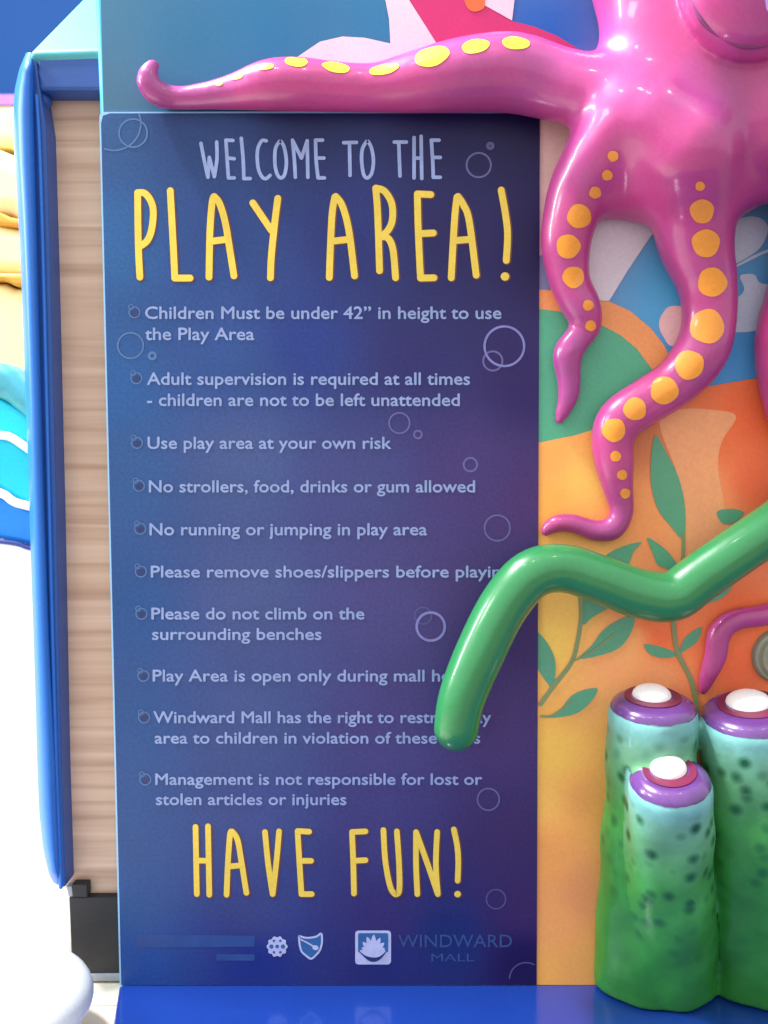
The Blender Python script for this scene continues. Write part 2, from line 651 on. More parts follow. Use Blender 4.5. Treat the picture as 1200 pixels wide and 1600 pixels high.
# ---------------------------------------------------------------- implicit surfaces (smooth blended sculpture)
class Field:
    def __init__(s, lo, hi, h):
        s.lo = np.array(lo, float)
        s.h = h
        s.n = np.ceil((np.array(hi) - s.lo) / h).astype(int) + 1
        s.f = np.full(s.n, 1.0, np.float32)
        s.ax = [(s.lo[i] + h * np.arange(s.n[i])).astype(np.float32) for i in range(3)]

    def box(s, lo, hi):
        a = np.clip(np.floor((np.array(lo) - s.lo) / s.h).astype(int), 0, s.n)
        b = np.clip(np.ceil((np.array(hi) - s.lo) / s.h).astype(int) + 1, 0, s.n)
        sl = tuple(slice(a[i], b[i]) for i in range(3))
        return sl, np.meshgrid(s.ax[0][sl[0]], s.ax[1][sl[1]], s.ax[2][sl[2]], indexing='ij', sparse=True)

    def blend(s, sl, d, k):
        if d.size == 0: return
        a = s.f[sl]
        h = np.maximum(k - np.abs(a - d), 0) / k
        s.f[sl] = np.minimum(a, d) - h * h * k * 0.25

    def cone(s, a, ra, b, rb, k=0.02):
        a = np.array(a); b = np.array(b)
        mgn = k + 3 * s.h
        r = max(ra, rb)
        sl, (X, Y, Z) = s.box(np.minimum(a, b) - r - mgn, np.maximum(a, b) + r + mgn)
        if s.f[sl].size == 0: return
        d = b - a
        L2 = max(float(d @ d), 1e-9)
        t = np.clip(((X - a[0]) * d[0] + (Y - a[1]) * d[1] + (Z - a[2]) * d[2]) / L2, 0, 1)
        dist = np.sqrt((X - a[0] - t * d[0]) ** 2 + (Y - a[1] - t * d[1]) ** 2 + (Z - a[2] - t * d[2]) ** 2)
        s.blend(sl, dist - (ra + (rb - ra) * t), k)

    def ell(s, c, r, k=0.03):
        c = np.array(c); r = np.array(r)
        sl, (X, Y, Z) = s.box(c - r - k - 3 * s.h, c + r + k + 3 * s.h)
        q = np.sqrt(((X - c[0]) / r[0]) ** 2 + ((Y - c[1]) / r[1]) ** 2 + ((Z - c[2]) / r[2]) ** 2)
        q2 = np.sqrt(((X - c[0]) / r[0] ** 2) ** 2 + ((Y - c[1]) / r[1] ** 2) ** 2 + ((Z - c[2]) / r[2] ** 2) ** 2)
        s.blend(sl, q * (q - 1) / np.maximum(q2, 1e-4), k)

    def carve_ring(s, c, R, r, k=0.01):
        """groove: torus about the y axis, cut out"""
        c = np.array(c)
        e = np.array((R + r, r * 1.0, R + r)) + k + 2 * s.h
        sl, (X, Y, Z) = s.box(c - e, c + e)
        d = np.sqrt((np.sqrt((X - c[0]) ** 2 + (Z - c[2]) ** 2) - R) ** 2 + (Y - c[1]) ** 2) - r
        a = s.f[sl]
        h = np.maximum(k - np.abs(a + d), 0) / k
        s.f[sl] = np.maximum(a, -d) + h * h * k * 0.25

    def capped(s, a, b, r0, r1, rnd, k=0.02):
        """cylinder-cone from a to b, flat rounded end"""
        a = np.array(a); b = np.array(b)
        ax = b - a
        L = float(np.linalg.norm(ax))
        ax = ax / L
        r = max(r0, r1)
        sl, (X, Y, Z) = s.box(np.minimum(a, b) - r - k - 3 * s.h, np.maximum(a, b) + r + k + 3 * s.h)
        px, py, pz = X - a[0], Y - a[1], Z - a[2]
        h = px * ax[0] + py * ax[1] + pz * ax[2]
        rad = np.sqrt(np.maximum(px * px + py * py + pz * pz - h * h, 0))
        t = np.clip(h / L, 0, 1)
        dr = rad - (r0 + (r1 - r0) * t) + rnd
        dh = np.abs(h - L / 2) - L / 2 + rnd
        d = np.minimum(np.maximum(dr, dh), 0) + np.sqrt(np.maximum(dr, 0) ** 2 + np.maximum(dh, 0) ** 2) - rnd
        s.blend(sl, d, k)

    def cut_behind(s, y):
        s.f = np.maximum(s.f, s.ax[1][None, :, None] - y)

    def mesh(s, passes=3):
        f = s.f
        n = s.n
        sg = f < 0
        c = [(i, j, k) for i in (0, 1) for j in (0, 1) for k in (0, 1)]
        m = n - 1

        def cs(a, o):
            return a[o[0]:o[0] + m[0], o[1]:o[1] + m[1], o[2]:o[2] + m[2]]
        cnt = np.zeros(m, np.int8)
        for o in c: cnt += cs(sg, o)
        act = (cnt > 0) & (cnt < 8)
        idx = np.argwhere(act)
        vid = np.full(m, -1, np.int64)
        vid[act] = np.arange(len(idx))
        acc = np.zeros((len(idx), 3))
        num = np.zeros(len(idx))
        val = {o: f[idx[:, 0] + o[0], idx[:, 1] + o[1], idx[:, 2] + o[2]].astype(float) for o in c}
        for o in c:
            for ax in range(3):
                if o[ax] == 0:
                    o2 = list(o); o2[ax] = 1; o2 = tuple(o2)
                    a, b = val[o], val[o2]
                    cr = (a < 0) != (b < 0)
                    t = np.where(cr, a / np.where(cr, a - b, 1), 0)
                    p = np.tile(np.array(o, float), (len(idx), 1))
                    p[:, ax] = t
                    acc += p * cr[:, None]
                    num += cr
        V = s.lo + s.h * (idx + acc / num[:, None])
        Q = []
        for ax in range(3):
            o2 = [0, 0, 0]; o2[ax] = 1
            b1, b2 = (ax + 1) % 3, (ax + 2) % 3
            sh = [n[0], n[1], n[2]]; sh[ax] -= 1
            a = sg[:sh[0], :sh[1], :sh[2]]
            b = sg[o2[0]:o2[0] + sh[0], o2[1]:o2[1] + sh[1], o2[2]:o2[2] + sh[2]]
            e = np.argwhere(a != b)
            ok = (e[:, b1] > 0) & (e[:, b2] > 0) & (e[:, b1] < m[b1]) & (e[:, b2] < m[b2])
            e = e[ok]
            ins = a[e[:, 0], e[:, 1], e[:, 2]]
            cor = []
            for d1, d2 in ((0, 0), (-1, 0), (-1, -1), (0, -1)):
                q = e.copy(); q[:, b1] += d1; q[:, b2] += d2
                cor.append(vid[q[:, 0], q[:, 1], q[:, 2]])
            q = np.stack(cor, 1)
            q[~ins] = q[~ins][:, ::-1]
            Q.append(q)
        Q = np.concatenate(Q)
        Q = Q[(Q >= 0).all(1)]
        # two passes of light smoothing
        for _ in range(passes):
            sm = np.zeros_like(V); nn = np.zeros(len(V))
            for i in range(4):
                a_, b_ = Q[:, i], Q[:, (i + 1) % 4]
                np.add.at(sm, a_, V[b_]); np.add.at(nn, a_, 1)
                np.add.at(sm, b_, V[a_]); np.add.at(nn, b_, 1)
            V = V * 0.5 + 0.5 * sm / nn[:, None]
        return V, Q


# ================================================================ THE SETTING
MAT_Z = 0.02
fl = mk('floor', [(-25, -25, -0.006), (25, -25, -0.006), (25, 25, -0.006), (-25, 25, -0.006)], [(0, 1, 2, 3)], M['grout'])
tag(fl, kind='structure')
fl['label'] = 'cream tiled hall floor'
tile_me = None
ty0 = PZ(150, 1567, 0).y
for i in range(-3, 2):
    for j in range(-2, 4):
        x0, x1 = -0.62 + 0.45 * i, -0.62 + 0.45 * (i + 1) - 0.006
        y0, y1 = ty0 + 0.45 * j, ty0 + 0.45 * (j + 1) - 0.006
        if tile_me is None:
            t = mk('tile', [(0, 0, -0.005), (.444, 0, -0.005), (.444, .444, -0.005), (0, .444, -0.005),
                            (0.003, 0.003, 0), (.441, 0.003, 0), (.441, .441, 0), (0.003, .441, 0)],
                   [(4, 5, 6, 7), (0, 1, 5, 4), (1, 2, 6, 5), (2, 3, 7, 6), (3, 0, 4, 7)], M['tile'], fl)
            tile_me = t.data
        else:
            t = bpy.data.objects.new('tile', tile_me)
            COL.objects.link(t)
            t.parent = fl
        t.location = (x0, y0, random.uniform(-0.0004, 0.0004))

a = PZ(187, 1537, MAT_Z)
b = PZ(176, 1600, MAT_Z)
dr = (b - a)
c0 = a + dr * 9
mt_v = [(a.x, 0.0, 0.001), (c0.x, c0.y, 0.001), (2.2, c0.y, 0.001), (2.2, 0.0, 0.001)]
mt_v += [(x, y, MAT_Z) for x, y, z in mt_v]
pm = mk('play_mat', mt_v, [(3, 2, 1, 0), (4, 5, 6, 7), (0, 1, 5, 4), (1, 2, 6, 5), (2, 3, 7, 6), (3, 0, 4, 7)], M['mat'])
bevel(pm, 0.006, 3)
tag(pm, kind='structure')
pm['label'] = 'glossy royal blue floor of the play area'

# ================================================================ MURAL WALL
WL = [(147.5, -320), (148, 0), (155, 175), (187, 1558)]
wall = thing('mural_wall', P(500, 1537, 0), 'low play area wall with a printed sea mural of teal, orange and green shapes', 'wall')
slab('wall_board', WL + [(1640, 1558), (1640, -320)], 0.0, 0.05, M['edge'], wall, bev=0.008, seg=4)
teal = idw([(150, 10, (62, 112, 142)), (170, 150, (66, 106, 132)), (300, 60, (44, 106, 144)), (420, 40, (38, 108, 152)),
            (600, 30, (44, 116, 160)), (850, 60, (20, 94, 178)), (1050, 450, (80, 172, 220)), (1120, 560, (74, 152, 214)),
            (850, 420, (112, 122, 162)), (860, 250, (214, 184, 176))], 2.5)
grid_sheet('printed_sea', 40, 24, lambda s: 157 + s * 1483, lambda u, t: -318 + t * 1020, -0.0006, M['mural'], wall, teal, lambda v: 157.5 + 0.0245 * max(v, 0))


def flat_s(name, pts, y, mat, smooth=True, n=5):
    return flat(name, catmull(pts, n, True) if smooth else pts, y, mat, wall)


flat_s('printed_hill', [(430, 128), (463, 90), (500, 65), (535, 57), (570, 59), (610, 68), (608, 30), (601, -6), (560, -200), (660, -200),
                        (640, 0), (662, 36), (686, 74), (720, 130), (700, 170), (440, 170)], -0.0012, SH['pale_pink'], False)
flat_s('printed_coral', [(638, -2), (662, 36), (686, 74), (760, 100), (905, 110), (940, 100), (934, 97), (900, 74), (870, 56), (836, 42), (800, 33), (740, -2), (650, -120)],
       -0.0012, SH['magenta'], False)
flat_s('printed_wedge', [(741, -1), (800, 32), (804, -1), (790, -90)], -0.0018, SH['pale_pink'], False)
flat_s('printed_dot', [(727, -4), (728, 8), (736, 17), (748, 17), (757, 10), (756, -6), (742, -12)], -0.0024, SH['orange_dot'])
flat_s('printed_strip', [(836, 160), (905, 180), (905, 300), (870, 350), (836, 420)], -0.0012, SH['beige'], False)
flat_s('printed_haze_patch', [(836, 400), (885, 395), (885, 455), (836, 452)], -0.0015, SH['slate'], False)
flat_s('printed_arc', [(836, 446), (868, 446), (905, 452), (945, 468), (985, 486), (1018, 514), (1038, 540), (1046, 556), (1044, 562), (1018, 578),
                       (980, 640), (836, 640)], -0.0012, SH['arc'], False)
flat_s('printed_hill', [(836, 482), (868, 486), (895, 491), (940, 508), (970, 524), (995, 545), (1018, 576), (1012, 620), (960, 680), (900, 690), (836, 700)],
       -0.0018, SH['green'], False)
flat_s('printed_wedge', [(880, 330), (1030, 330), (1030, 352), (1012, 376), (980, 424), (952, 470), (940, 470), (900, 452), (880, 440)], -0.0024, SH['grey'], False)
flat_s('printed_pebble', [(1032, 496), (1044, 480), (1062, 478), (1090, 480), (1088, 515), (1052, 541), (1036, 525), (1030, 510)], -0.0012, SH['rose'])
flat_s('printed_pebble', [(1140, 352), (1165, 339), (1188, 341), (1200, 356), (1190, 384), (1168, 402), (1140, 414), (1120, 400)], -0.0012, SH['mist'])
flat_s('printed_wedge', [(1140, 420), (1175, 400), (1240, 372), (1240, 380), (1190, 398), (1150, 418)], -0.0018, SH['mist'], False)
flat_s('printed_pebble', [(1156, 432), (1168, 428), (1180, 430), (1190, 443), (1230, 446), (1235, 480), (1196, 490), (1184, 514), (1160, 519), (1130, 517),
                          (1128, 500), (1130, 466), (1150, 466), (1163, 452)], -0.0012, SH['mist'])
vt = [(830, 694), (900, 680), (925, 672), (1000, 640), (1060, 616), (1115, 602), (1145, 597), (1180, 591), (1300, 600), (1640, 640)]


def vtop(u):
    return float(np.interp(u, [p[0] for p in vt], [p[1] for p in vt]))


sand = idw([(850, 720, (236, 160, 84)), (920, 750, (244, 184, 92)), (860, 790, (238, 162, 78)), (860, 1000, (244, 188, 86)), (900, 950, (244, 182, 88)),
            (970, 1040, (238, 156, 98)), (950, 890, (236, 170, 92)), (860, 1180, (238, 178, 82)), (850, 1250, (236, 172, 86)), (915, 1250, (220, 150, 80)),
            (915, 1400, (206, 134, 84)), (860, 1440, (218, 148, 86)), (900, 1520, (212, 150, 80)), (850, 1340, (220, 148, 80)), (850, 1520, (220, 158, 78)),
            (1008, 700, (196, 116, 76)), (1000, 800, (222, 142, 86)), (1020, 870, (230, 138, 88)), (1085, 760, (228, 150, 98)), (1100, 850, (232, 158, 108)),
            (1110, 690, (218, 106, 60)), (1170, 650, (222, 100, 58)), (1180, 750, (216, 98, 62)), (1190, 860, (228, 126, 84)), (1150, 950, (222, 106, 62)),
            (1030, 1000, (226, 106, 62)), (984, 1000, (240, 162, 100)), (1012, 960, (226, 106, 62)), (975, 1030, (240, 160, 100)), (1030, 1060, (240, 150, 98)), (1150, 1040, (224, 104, 64)), (1300, 900, (224, 110, 66)), (1400, 1300, (222, 140, 80)), (1060, 1100, (222, 122, 78))], 3.2)
grid_sheet('printed_sand', 70, 70, lambda s: 836 + s * 804, lambda u, t: vtop(u) + t * (1539 - vtop(u)), -0.0020, M['mural'], wall, lambda u, v: np.minimum(sand(u, v) * 1.22, 0.94))
0 and flat_s('printed_fold', [(997, 955), (1070, 962), (1085, 1000), (1075, 1035), (1040, 1046), (997, 1052)], -0.0026, SH['fold'], False)
flat_s('printed_flame', [(1030, 660), (1062, 640), (1110, 640), (1150, 650), (1128, 690), (1122, 730), (1132, 790), (1136, 850), (1070, 860), (1064, 790), (1056, 735)],
       -0.0024, SH['peach'])
# leaves and stems
LV = [
    [(1024, 680), (1040, 705), (1056, 735), (1067, 770), (1071, 805), (1068, 842), (1048, 822), (1028, 795), (1018, 760), (1017, 722)],
    [(907, 922), (955, 945), (945, 953), (925, 965), (911, 976), (906, 950)],
    [(905, 1029), (925, 1008), (943, 984), (968, 968), (991, 962), (986, 988), (968, 1012), (938, 1024)],
    [(836, 988), (852, 1000), (865, 1024), (868, 1048), (863, 1074), (845, 1052), (836, 1030)],
    [(843, 1121), (868, 1117), (892, 1088), (916, 1077), (934, 1077), (922, 1098), (902, 1114), (872, 1121)],
    [(945, 870), (970, 855), (1002, 847), (990, 862), (978, 888), (955, 885)],
    [(1012, 840), (1036, 855), (1050, 870), (1060, 890), (1030, 884), (1020, 864)],
    [(1142, 892), (1147, 908), (1134, 930), (1104, 944), (1062, 956), (1070, 925), (1100, 900)],
    [(1007, 1007), (1026, 1009), (1050, 1017), (1057, 1025), (1034, 1028), (1014, 1021)],
    [(1062, 1020), (1071, 996), (1096, 980), (1090, 1002), (1074, 1014)],
    [(1120, 800), (1140, 795), (1162, 800), (1150, 815), (1130, 818)],
]
for lv in LV:
    flat_s('printed_leaf', lv, -0.0032, SH['leaf'], True, 4)
for st, w in (([(845, 1100), (865, 1072), (893, 1035), (903, 1000), (908, 960), (906, 925)], 7), ([(1068, 835), (1067, 870), (1060, 900)], 5),
              ([(1052, 960), (1055, 1000), (1062, 1026), (1079, 1060), (1088, 1100), (1092, 1160)], 7), ([(846, 1119), (864, 1117), (895, 1095)], 3),
              ([(893, 1034), (925, 1018), (960, 990)], 3)):
    vs, fs = [], []
    ystem = globals().get('ystem', -0.0034) - 0.0002
    stroke_geo(st, w, ystem, vs, fs)
    o = mk('printed_stem', vs, fs, SH['stem'], wall)
    fix_front(o)

# ================================================================ RULES SIGN
sign = thing('rules_sign', P(512, 1537, -0.004), 'tall blue to purple play area rules sign with yellow heading mounted on the wall', 'sign')
r = 9
SU = [(155, 175), (843.5, 173), (838, 1539), (187, 1539)]


def rounded(q, r, n=5):
    out = []
    m = len(q)
    for i in range(m):
        p = Vector(q[i]); a = (Vector(q[i - 1]) - p).normalized(); b = (Vector(q[(i + 1) % m]) - p).normalized()
        rr = r[i] if isinstance(r, tuple) else r
        s, e = p + a * rr, p + b * rr
        for k in range(n + 1):
            t = k / n
            w = (1 - t) ** 2 * s + 2 * t * (1 - t) * p + t * t * e
            out.append((w.x, w.y))
    return out


M['sign_edge'] = paint('sign_edge_white', (140, 190, 228), 0.3, 0.02)
o = slab('sign_board', rounded(SU, (9, 1.5, 1.5, 1.5)), -0.0038, -0.0002, M['sign_edge'], sign)
sc = idw([(165, 190, (64, 100, 152)), (300, 190, (54, 76, 128)), (500, 190, (50, 58, 106)), (700, 190, (48, 48, 94)), (835, 190, (46, 40, 84)),
          (165, 380, (62, 110, 168)), (350, 380, (60, 86, 148)), (550, 370, (58, 68, 132)), (720, 370, (56, 54, 106)), (835, 380, (50, 42, 90)),
          (170, 600, (60, 104, 164)), (350, 560, (64, 94, 156)), (480, 540, (58, 76, 148)), (650, 560, (62, 62, 120)), (830, 600, (62, 52, 106)),
          (180, 760, (66, 102, 158)), (380, 720, (84, 102, 154)), (550, 760, (82, 88, 144)), (740, 740, (84, 72, 130)), (830, 780, (88, 66, 124)),
          (185, 950, (60, 96, 154)), (400, 930, (84, 98, 150)), (600, 930, (88, 86, 144)), (730, 930, (84, 72, 128)), (830, 1000, (74, 58, 112)),
          (190, 1130, (62, 96, 152)), (400, 1130, (78, 96, 150)), (600, 1130, (84, 80, 138)), (800, 1130, (84, 68, 122)),
          (195, 1290, (62, 94, 150)), (400, 1280, (76, 90, 148)), (600, 1300, (78, 76, 134)), (800, 1300, (76, 62, 112)),
          (195, 1420, (62, 96, 154)), (400, 1420, (74, 84, 142)), (600, 1430, (70, 64, 122)), (820, 1420, (74, 58, 110)),
          (195, 1510, (56, 92, 168)), (400, 1510, (52, 66, 146)), (600, 1510, (56, 62, 128)), (820, 1500, (50, 42, 92)), (700, 1470, (48, 62, 124))], 3.0)


def sul(t):
    return 155 + 32 * t


def sign_pt(s, t):
    l = 157.5 + 32 * t; rr = 843.6 - 5 * t
    return l + (rr - l) * s, 177.0 + t * (1539.2 - 177.0)


vs, fs, cs = [], [], []
NC, NR = 48, 90
for j in range(NR + 1):
    for i in range(NC + 1):
        u, v = sign_pt(i / NC, j / NR)
        # round the four corners
        du = min(i, NC - i) / NC * 680
        dv = min(j, NR - j) / NR * 1357
        if du == 0 and dv == 0:
            if i == 0 and j == 0:
                u += 3.5
                v += 3.5
        vs.append(P(u, v, -0.0042))
        cs.append(np.maximum(sc(u, v) * 0.73 - 0.016, 0.003))
for j in range(NR):
    for i in range(NC):
        a = j * (NC + 1) + i
        fs.append((a, a + NC + 1, a + NC + 2, a + 1))
o = mk('printed_face', vs, fs, M['sign'], sign)
set_cols(o, cs)
YT = -0.0050
title_letters = [
    [[(314, 224), (320, 255), (325, 277)], [(325, 277), (327, 246)], [(327, 246), (335, 276)], [(335, 276), (339, 248), (338.5, 222)]],
    [[(353, 219), (355, 250), (357, 278)], [(353, 219), (364, 219.5)], [(356, 247), (366, 248)], [(357, 278), (366, 278)]],
    [[(377, 216), (380, 250), (381, 278)], [(381, 279), (391, 279)]],
    [[(416, 220), (409, 220), (403, 232), (402, 247), (404, 265), (410, 277), (416, 279), (422, 274)]],
    [[(438, 219.5), (430.5, 232), (429.5, 255), (433, 272), (439, 278), (445, 272), (447.5, 252), (444, 230), (438, 219.5)]],
    [[(457, 219), (460, 250), (461.5, 277)], [(457, 219), (471, 247)], [(471, 247), (480, 220)], [(480, 220), (481, 277)]],
    [[(493, 219), (494, 250), (497, 278)], [(493, 219), (504, 219)], [(495, 247), (506, 247)], [(497, 278), (507, 278)]],
    [[(537, 223), (557, 222.5)], [(546, 223), (547, 274)]],
    [[(574, 219.5), (566.5, 232), (565, 250), (568, 272), (574, 278), (581, 270), (583.5, 250), (580, 230), (574, 219.5)]],
    [[(616, 222), (635, 222)], [(623, 222), (625, 275)]],
    [[(647, 215), (647, 278)], [(658, 213), (659, 279)], [(647, 247), (658, 247)]],
    [[(674, 219), (676, 250), (677, 277)], [(674, 219), (686, 219)], [(676, 246), (688, 246)], [(677, 277), (688, 277)]],
]
for L_ in title_letters:
    letter(L_, 5.6, YT, M['title'], sign)
big = [
    ([[(215, 301), (216, 380), (218.5, 433)], [(216, 301), (226, 302), (235, 313), (239.5, 330), (237, 358), (230, 376), (217, 386)]], ()),
    ([[(266, 298), (271, 390), (273, 434)], [(273, 434.5), (297, 434.5)]], ()),
    ([[(326.5, 433), (328, 362), (331, 320), (333.5, 308)], [(334.5, 307), (343, 318), (352, 348), (359, 390), (365.5, 431)], [(330, 377), (354, 374)]], ()),
    ([[(395, 317), (424, 360)], [(434, 310), (429, 350), (424, 400), (422.5, 434)]], ()),
    ([[(514.5, 433.5), (516.5, 379), (519, 333), (523, 308)], [(524.5, 307), (535, 322), (545, 360), (554, 431)], [(518, 377), (545, 374)]], ()),
    ([[(587, 294), (590, 333), (593, 423)], [(588, 294), (601, 299), (612, 318), (613, 343), (606, 360), (594, 370)], [(594, 370), (606, 372), (614, 390), (618, 434)]], ()),
    ([[(652, 303), (653, 347), (655, 395), (657, 434)], [(652, 303), (673, 304)], [(656, 365), (677, 364)], [(657, 434.5), (678, 434)]], ()),
    ([[(705, 434), (708, 379), (711, 333), (714, 308)], [(715.5, 307), (724, 320), (733, 345), (744, 430)], [(710, 376), (733, 374)]], ()),
    ([[(783, 297), (789, 330), (793, 365), (791, 407)]], [(789, 432, 6.5)]),
]
for st, d in big:
    letter(st, 10.6, YT, M['yellow'], sign, dots=d, shadow=M['brown'])
fun = [
    ([[(305.5, 1292), (307.5, 1397)], [(325, 1291), (327, 1398)], [(306, 1344.5), (326, 1345)]], ()),
    ([[(354, 1398), (356, 1350), (359, 1307), (361, 1299)], [(362.5, 1299), (371, 1312), (377, 1345), (385, 1395)], [(356, 1354), (376, 1352)]], ()),
    ([[(414, 1300), (419, 1350), (426, 1397)], [(436, 1299), (432, 1345), (426, 1397)]], ()),
    ([[(465, 1299), (468, 1350), (471, 1397)], [(465, 1298.5), (483, 1299.5)], [(468, 1345), (486, 1345)], [(471, 1397), (487, 1397)]], ()),
    ([[(550, 1300), (552, 1350), (553, 1396)], [(550, 1300), (571, 1299)], [(552, 1345), (571, 1344)]], ()),
    ([[(599, 1297), (602, 1345), (609, 1383), (615, 1395), (620, 1397), (624, 1389), (623.5, 1350), (620, 1299)]], ()),
    ([[(650, 1300), (650, 1350), (652, 1397)], [(650, 1300), (668, 1350), (684, 1397)], [(683, 1300), (681, 1350), (684, 1397)]], ()),
    ([[(709, 1296), (714, 1320), (716, 1345), (715, 1376)]], [(715, 1397, 5)]),
]
for st, d in fun:
    letter(st, 8.8, YT, M['yellow'], sign, dots=d, shadow=M['brown'])
LINES = [
    ('Children Must be under 42\u201d in height to use', 227, 783, 498, 20), ('the Play Area', 227, 397, 531, 20),
    ('Adult supervision is required at all times', 230, 734, 601, 20), ('- children are not to be left unattended', 230, 718, 634, 20),
    ('Use play area at your own risk', 231, 611, 701, 19.5), ('No strollers, food, drinks or gum allowed', 233, 742, 769, 19.5),
    ('No running or jumping in play area', 234, 667, 836, 19.5), ('Please remove shoes/slippers before playing', 236, 797, 902, 19),
    ('Please do not climb on the', 237, 569, 967.5, 19), ('surrounding benches', 238, 502, 999.5, 19),
    ('Play Area is open only during mall hours', 239, 745, 1064.5, 19), ('Windward Mall has the right to restrict play', 240, 767, 1129.5, 19),
    ('area to children in violation of these rules', 242, 750, 1161.5, 18.5), ('Management is not responsible for lost or', 243, 753, 1226, 18.5),
    ('stolen articles or injuries', 244, 541, 1257.5, 18.5)]
for s_, u0, u1, vb, ch in LINES:
    text_line(s_, u0, u1, vb, ch, YT, M['text'], sign)
for (u, v) in ((210, 488), (213, 591), (214, 692), (217, 759), (219, 826), (220, 893), (221, 959), (224, 1056), (225, 1121), (227, 1218)):
    b_ = ring('bullet', u, v, 8.5, 2.0, YT, M['bubl'], sign, 20)
    ring('small_bubble', u - 5, v - 8, 4, 1.5, YT - 0.0004, M['bubl'], b_, 12)
    vs, fs = [], []
    stroke_geo([(u + 0.5, v + 1.5), (u + 2, v + 1.5)], 10, YT + 0.0004, vs, fs)
    q = mk('dark_core', vs, fs, M['bul'], b_)
    fix_front(q)
for (u, v, r, w, m_) in ((788, 541, 31, 3.6, 'bub1'), (770, 564, 15, 3, 'bub2'), (748, 258, 19, 3, 'bub2'), (766, 228, 4, 5, 'bub3'), (208, 208, 22, 2.5, 'bubl'),
                         (204, 540, 20, 2.5, 'bubl'), (624, 661, 16, 2.5, 'bub2'), (653, 679, 6, 3, 'bub2'), (735, 726, 10.5, 3, 'bub2'), (777, 825, 20, 2.5, 'bub2'),
                         (673, 979, 22, 4, 'bub1'), (661, 962, 13, 2, 'bub3'), (763, 1249, 17, 2.5, 'bub2'), (775, 1405, 15, 2, 'bub3'), (238, 556, 5, 4, 'bubl')):
    ring('bubble', u, v, r, w, YT + (0.0003 if r < 16 else 0), M[m_], sign)
ring('bubble', 178, 193, 42, 2.6, YT + 0.0003, M['bubl'], sign, 30, -22, 112)
ring('bubble', 822, 1530, 26, 2, YT + 0.0003, M['bub3'], sign, 24, 180, 300)

# logos along the foot of the sign
vs = []
bd = mk('badge', [P(433 + (15.5 + 1.2 * math.cos(10 * t)) * math.cos(t), 1479 + (15.5 + 1.2 * math.cos(10 * t)) * math.sin(t), YT)
                  for t in [2 * math.pi * k / 60 for k in range(60)]], [tuple(range(60))], M['white_print'], sign)
fix_front(bd)
for (u, v, r_) in ((424, 1479, 3.0), (433, 1479, 2.6), (442, 1479, 3.0), (428, 1470, 1.8), (438, 1470, 1.8), (428, 1488, 1.8), (438, 1488, 1.8)):
    ring('badge_mark', u, v, r_ * 0.6, r_ * 1.1, YT - 0.0004, M['logo_blue'], bd, 10)
shp = [(467, 1462), (476, 1465), (486, 1465), (495, 1463), (502, 1459), (503, 1472), (500, 1484), (494, 1492), (486, 1498), (478, 1493), (471, 1486), (468, 1474), (467, 1462)]
fi = flat('shield', shp[:-1], YT + 0.0004, M['logo_blue'], sign)
vs, fs = [], []
stroke_geo(shp, 3.0, YT, vs, fs)
stroke_geo([(470, 1468), (480, 1473), (492, 1480)], 2.2, YT - 0.0003, vs, fs)
stroke_geo([(492, 1480.5), (494, 1481)], 7.5, YT - 0.0006, vs, fs)
q = mk('shield_outline', vs, fs, M['white_print'], fi)
fix_front(q)
fr = rounded([(555, 1454), (611, 1454), (611, 1507), (555, 1507)], 6)
lg = flat('mall_emblem', fr, YT + 0.0003, M['white_print'], sign)
flat('emblem_field', rounded([(559.5, 1458), (606.5, 1458), (606.5, 1488), (559.5, 1488)], 3), YT - 0.0001, M['logo_blue'], lg)
flat('emblem_shade', catmull([(561, 1486), (575, 1492), (592, 1492), (604, 1486), (594, 1499), (583, 1503), (573, 1499)], 4, True), YT - 0.0003, M['bul'], lg)
for k, (ang, ln) in enumerate(((-64, 19), (-42, 23), (-20, 27), (2, 29), (24, 26), (46, 23), (68, 19))):
    a = math.radians(ang)
    bx, by = 583, 1489
    tx, ty = bx + ln * math.sin(a) * 1.05, by - ln * math.cos(a)
    nx, ny = math.cos(a) * 4.6, math.sin(a) * 4.6
    mx_, my_ = bx + (tx - bx) * 0.5, by + (ty - by) * 0.5
    flat('petal', catmull([(bx, by), (mx_ - nx, my_ - ny), (tx, ty), (mx_ + nx, my_ + ny)], 4, True), YT - 0.0004 - 0.00006 * k, M['white_print'], lg)
flat('petal', catmull([(562, 1485), (575, 1485), (590, 1487), (603, 1485), (594, 1494), (583, 1496), (571, 1493)], 4, True), YT - 0.0010, M['white_print'], lg)
M['band'] = paint('print_blue_band', (34, 68, 130), 0.45, 0.12, 40)
flat('blue_band', rounded([(214, 1460), (398, 1462), (398, 1479), (214, 1481)], 2), YT + 0.0004, M['band'], sign)
flat('blue_band', rounded([(338, 1491), (398, 1491), (398, 1501), (338, 1501)], 2), YT + 0.0004, M['band'], sign)
text_line('WINDWARD', 622, 800, 1480, 21, YT, M['faint'], sign, bold=0.0)
text_line('MALL', 674, 741, 1502, 12.5, YT, M['faint'], sign, bold=0.0)

# ================================================================ OCTOPUS
octo = thing('octopus', P(1200, 330, 0), 'large glossy pink octopus relief with orange spotted arms reaching over the sign', 'octopus')
fld = Field((-0.46, -0.40, 0.44), (1.10, 0.02, 2.16), 0.005)


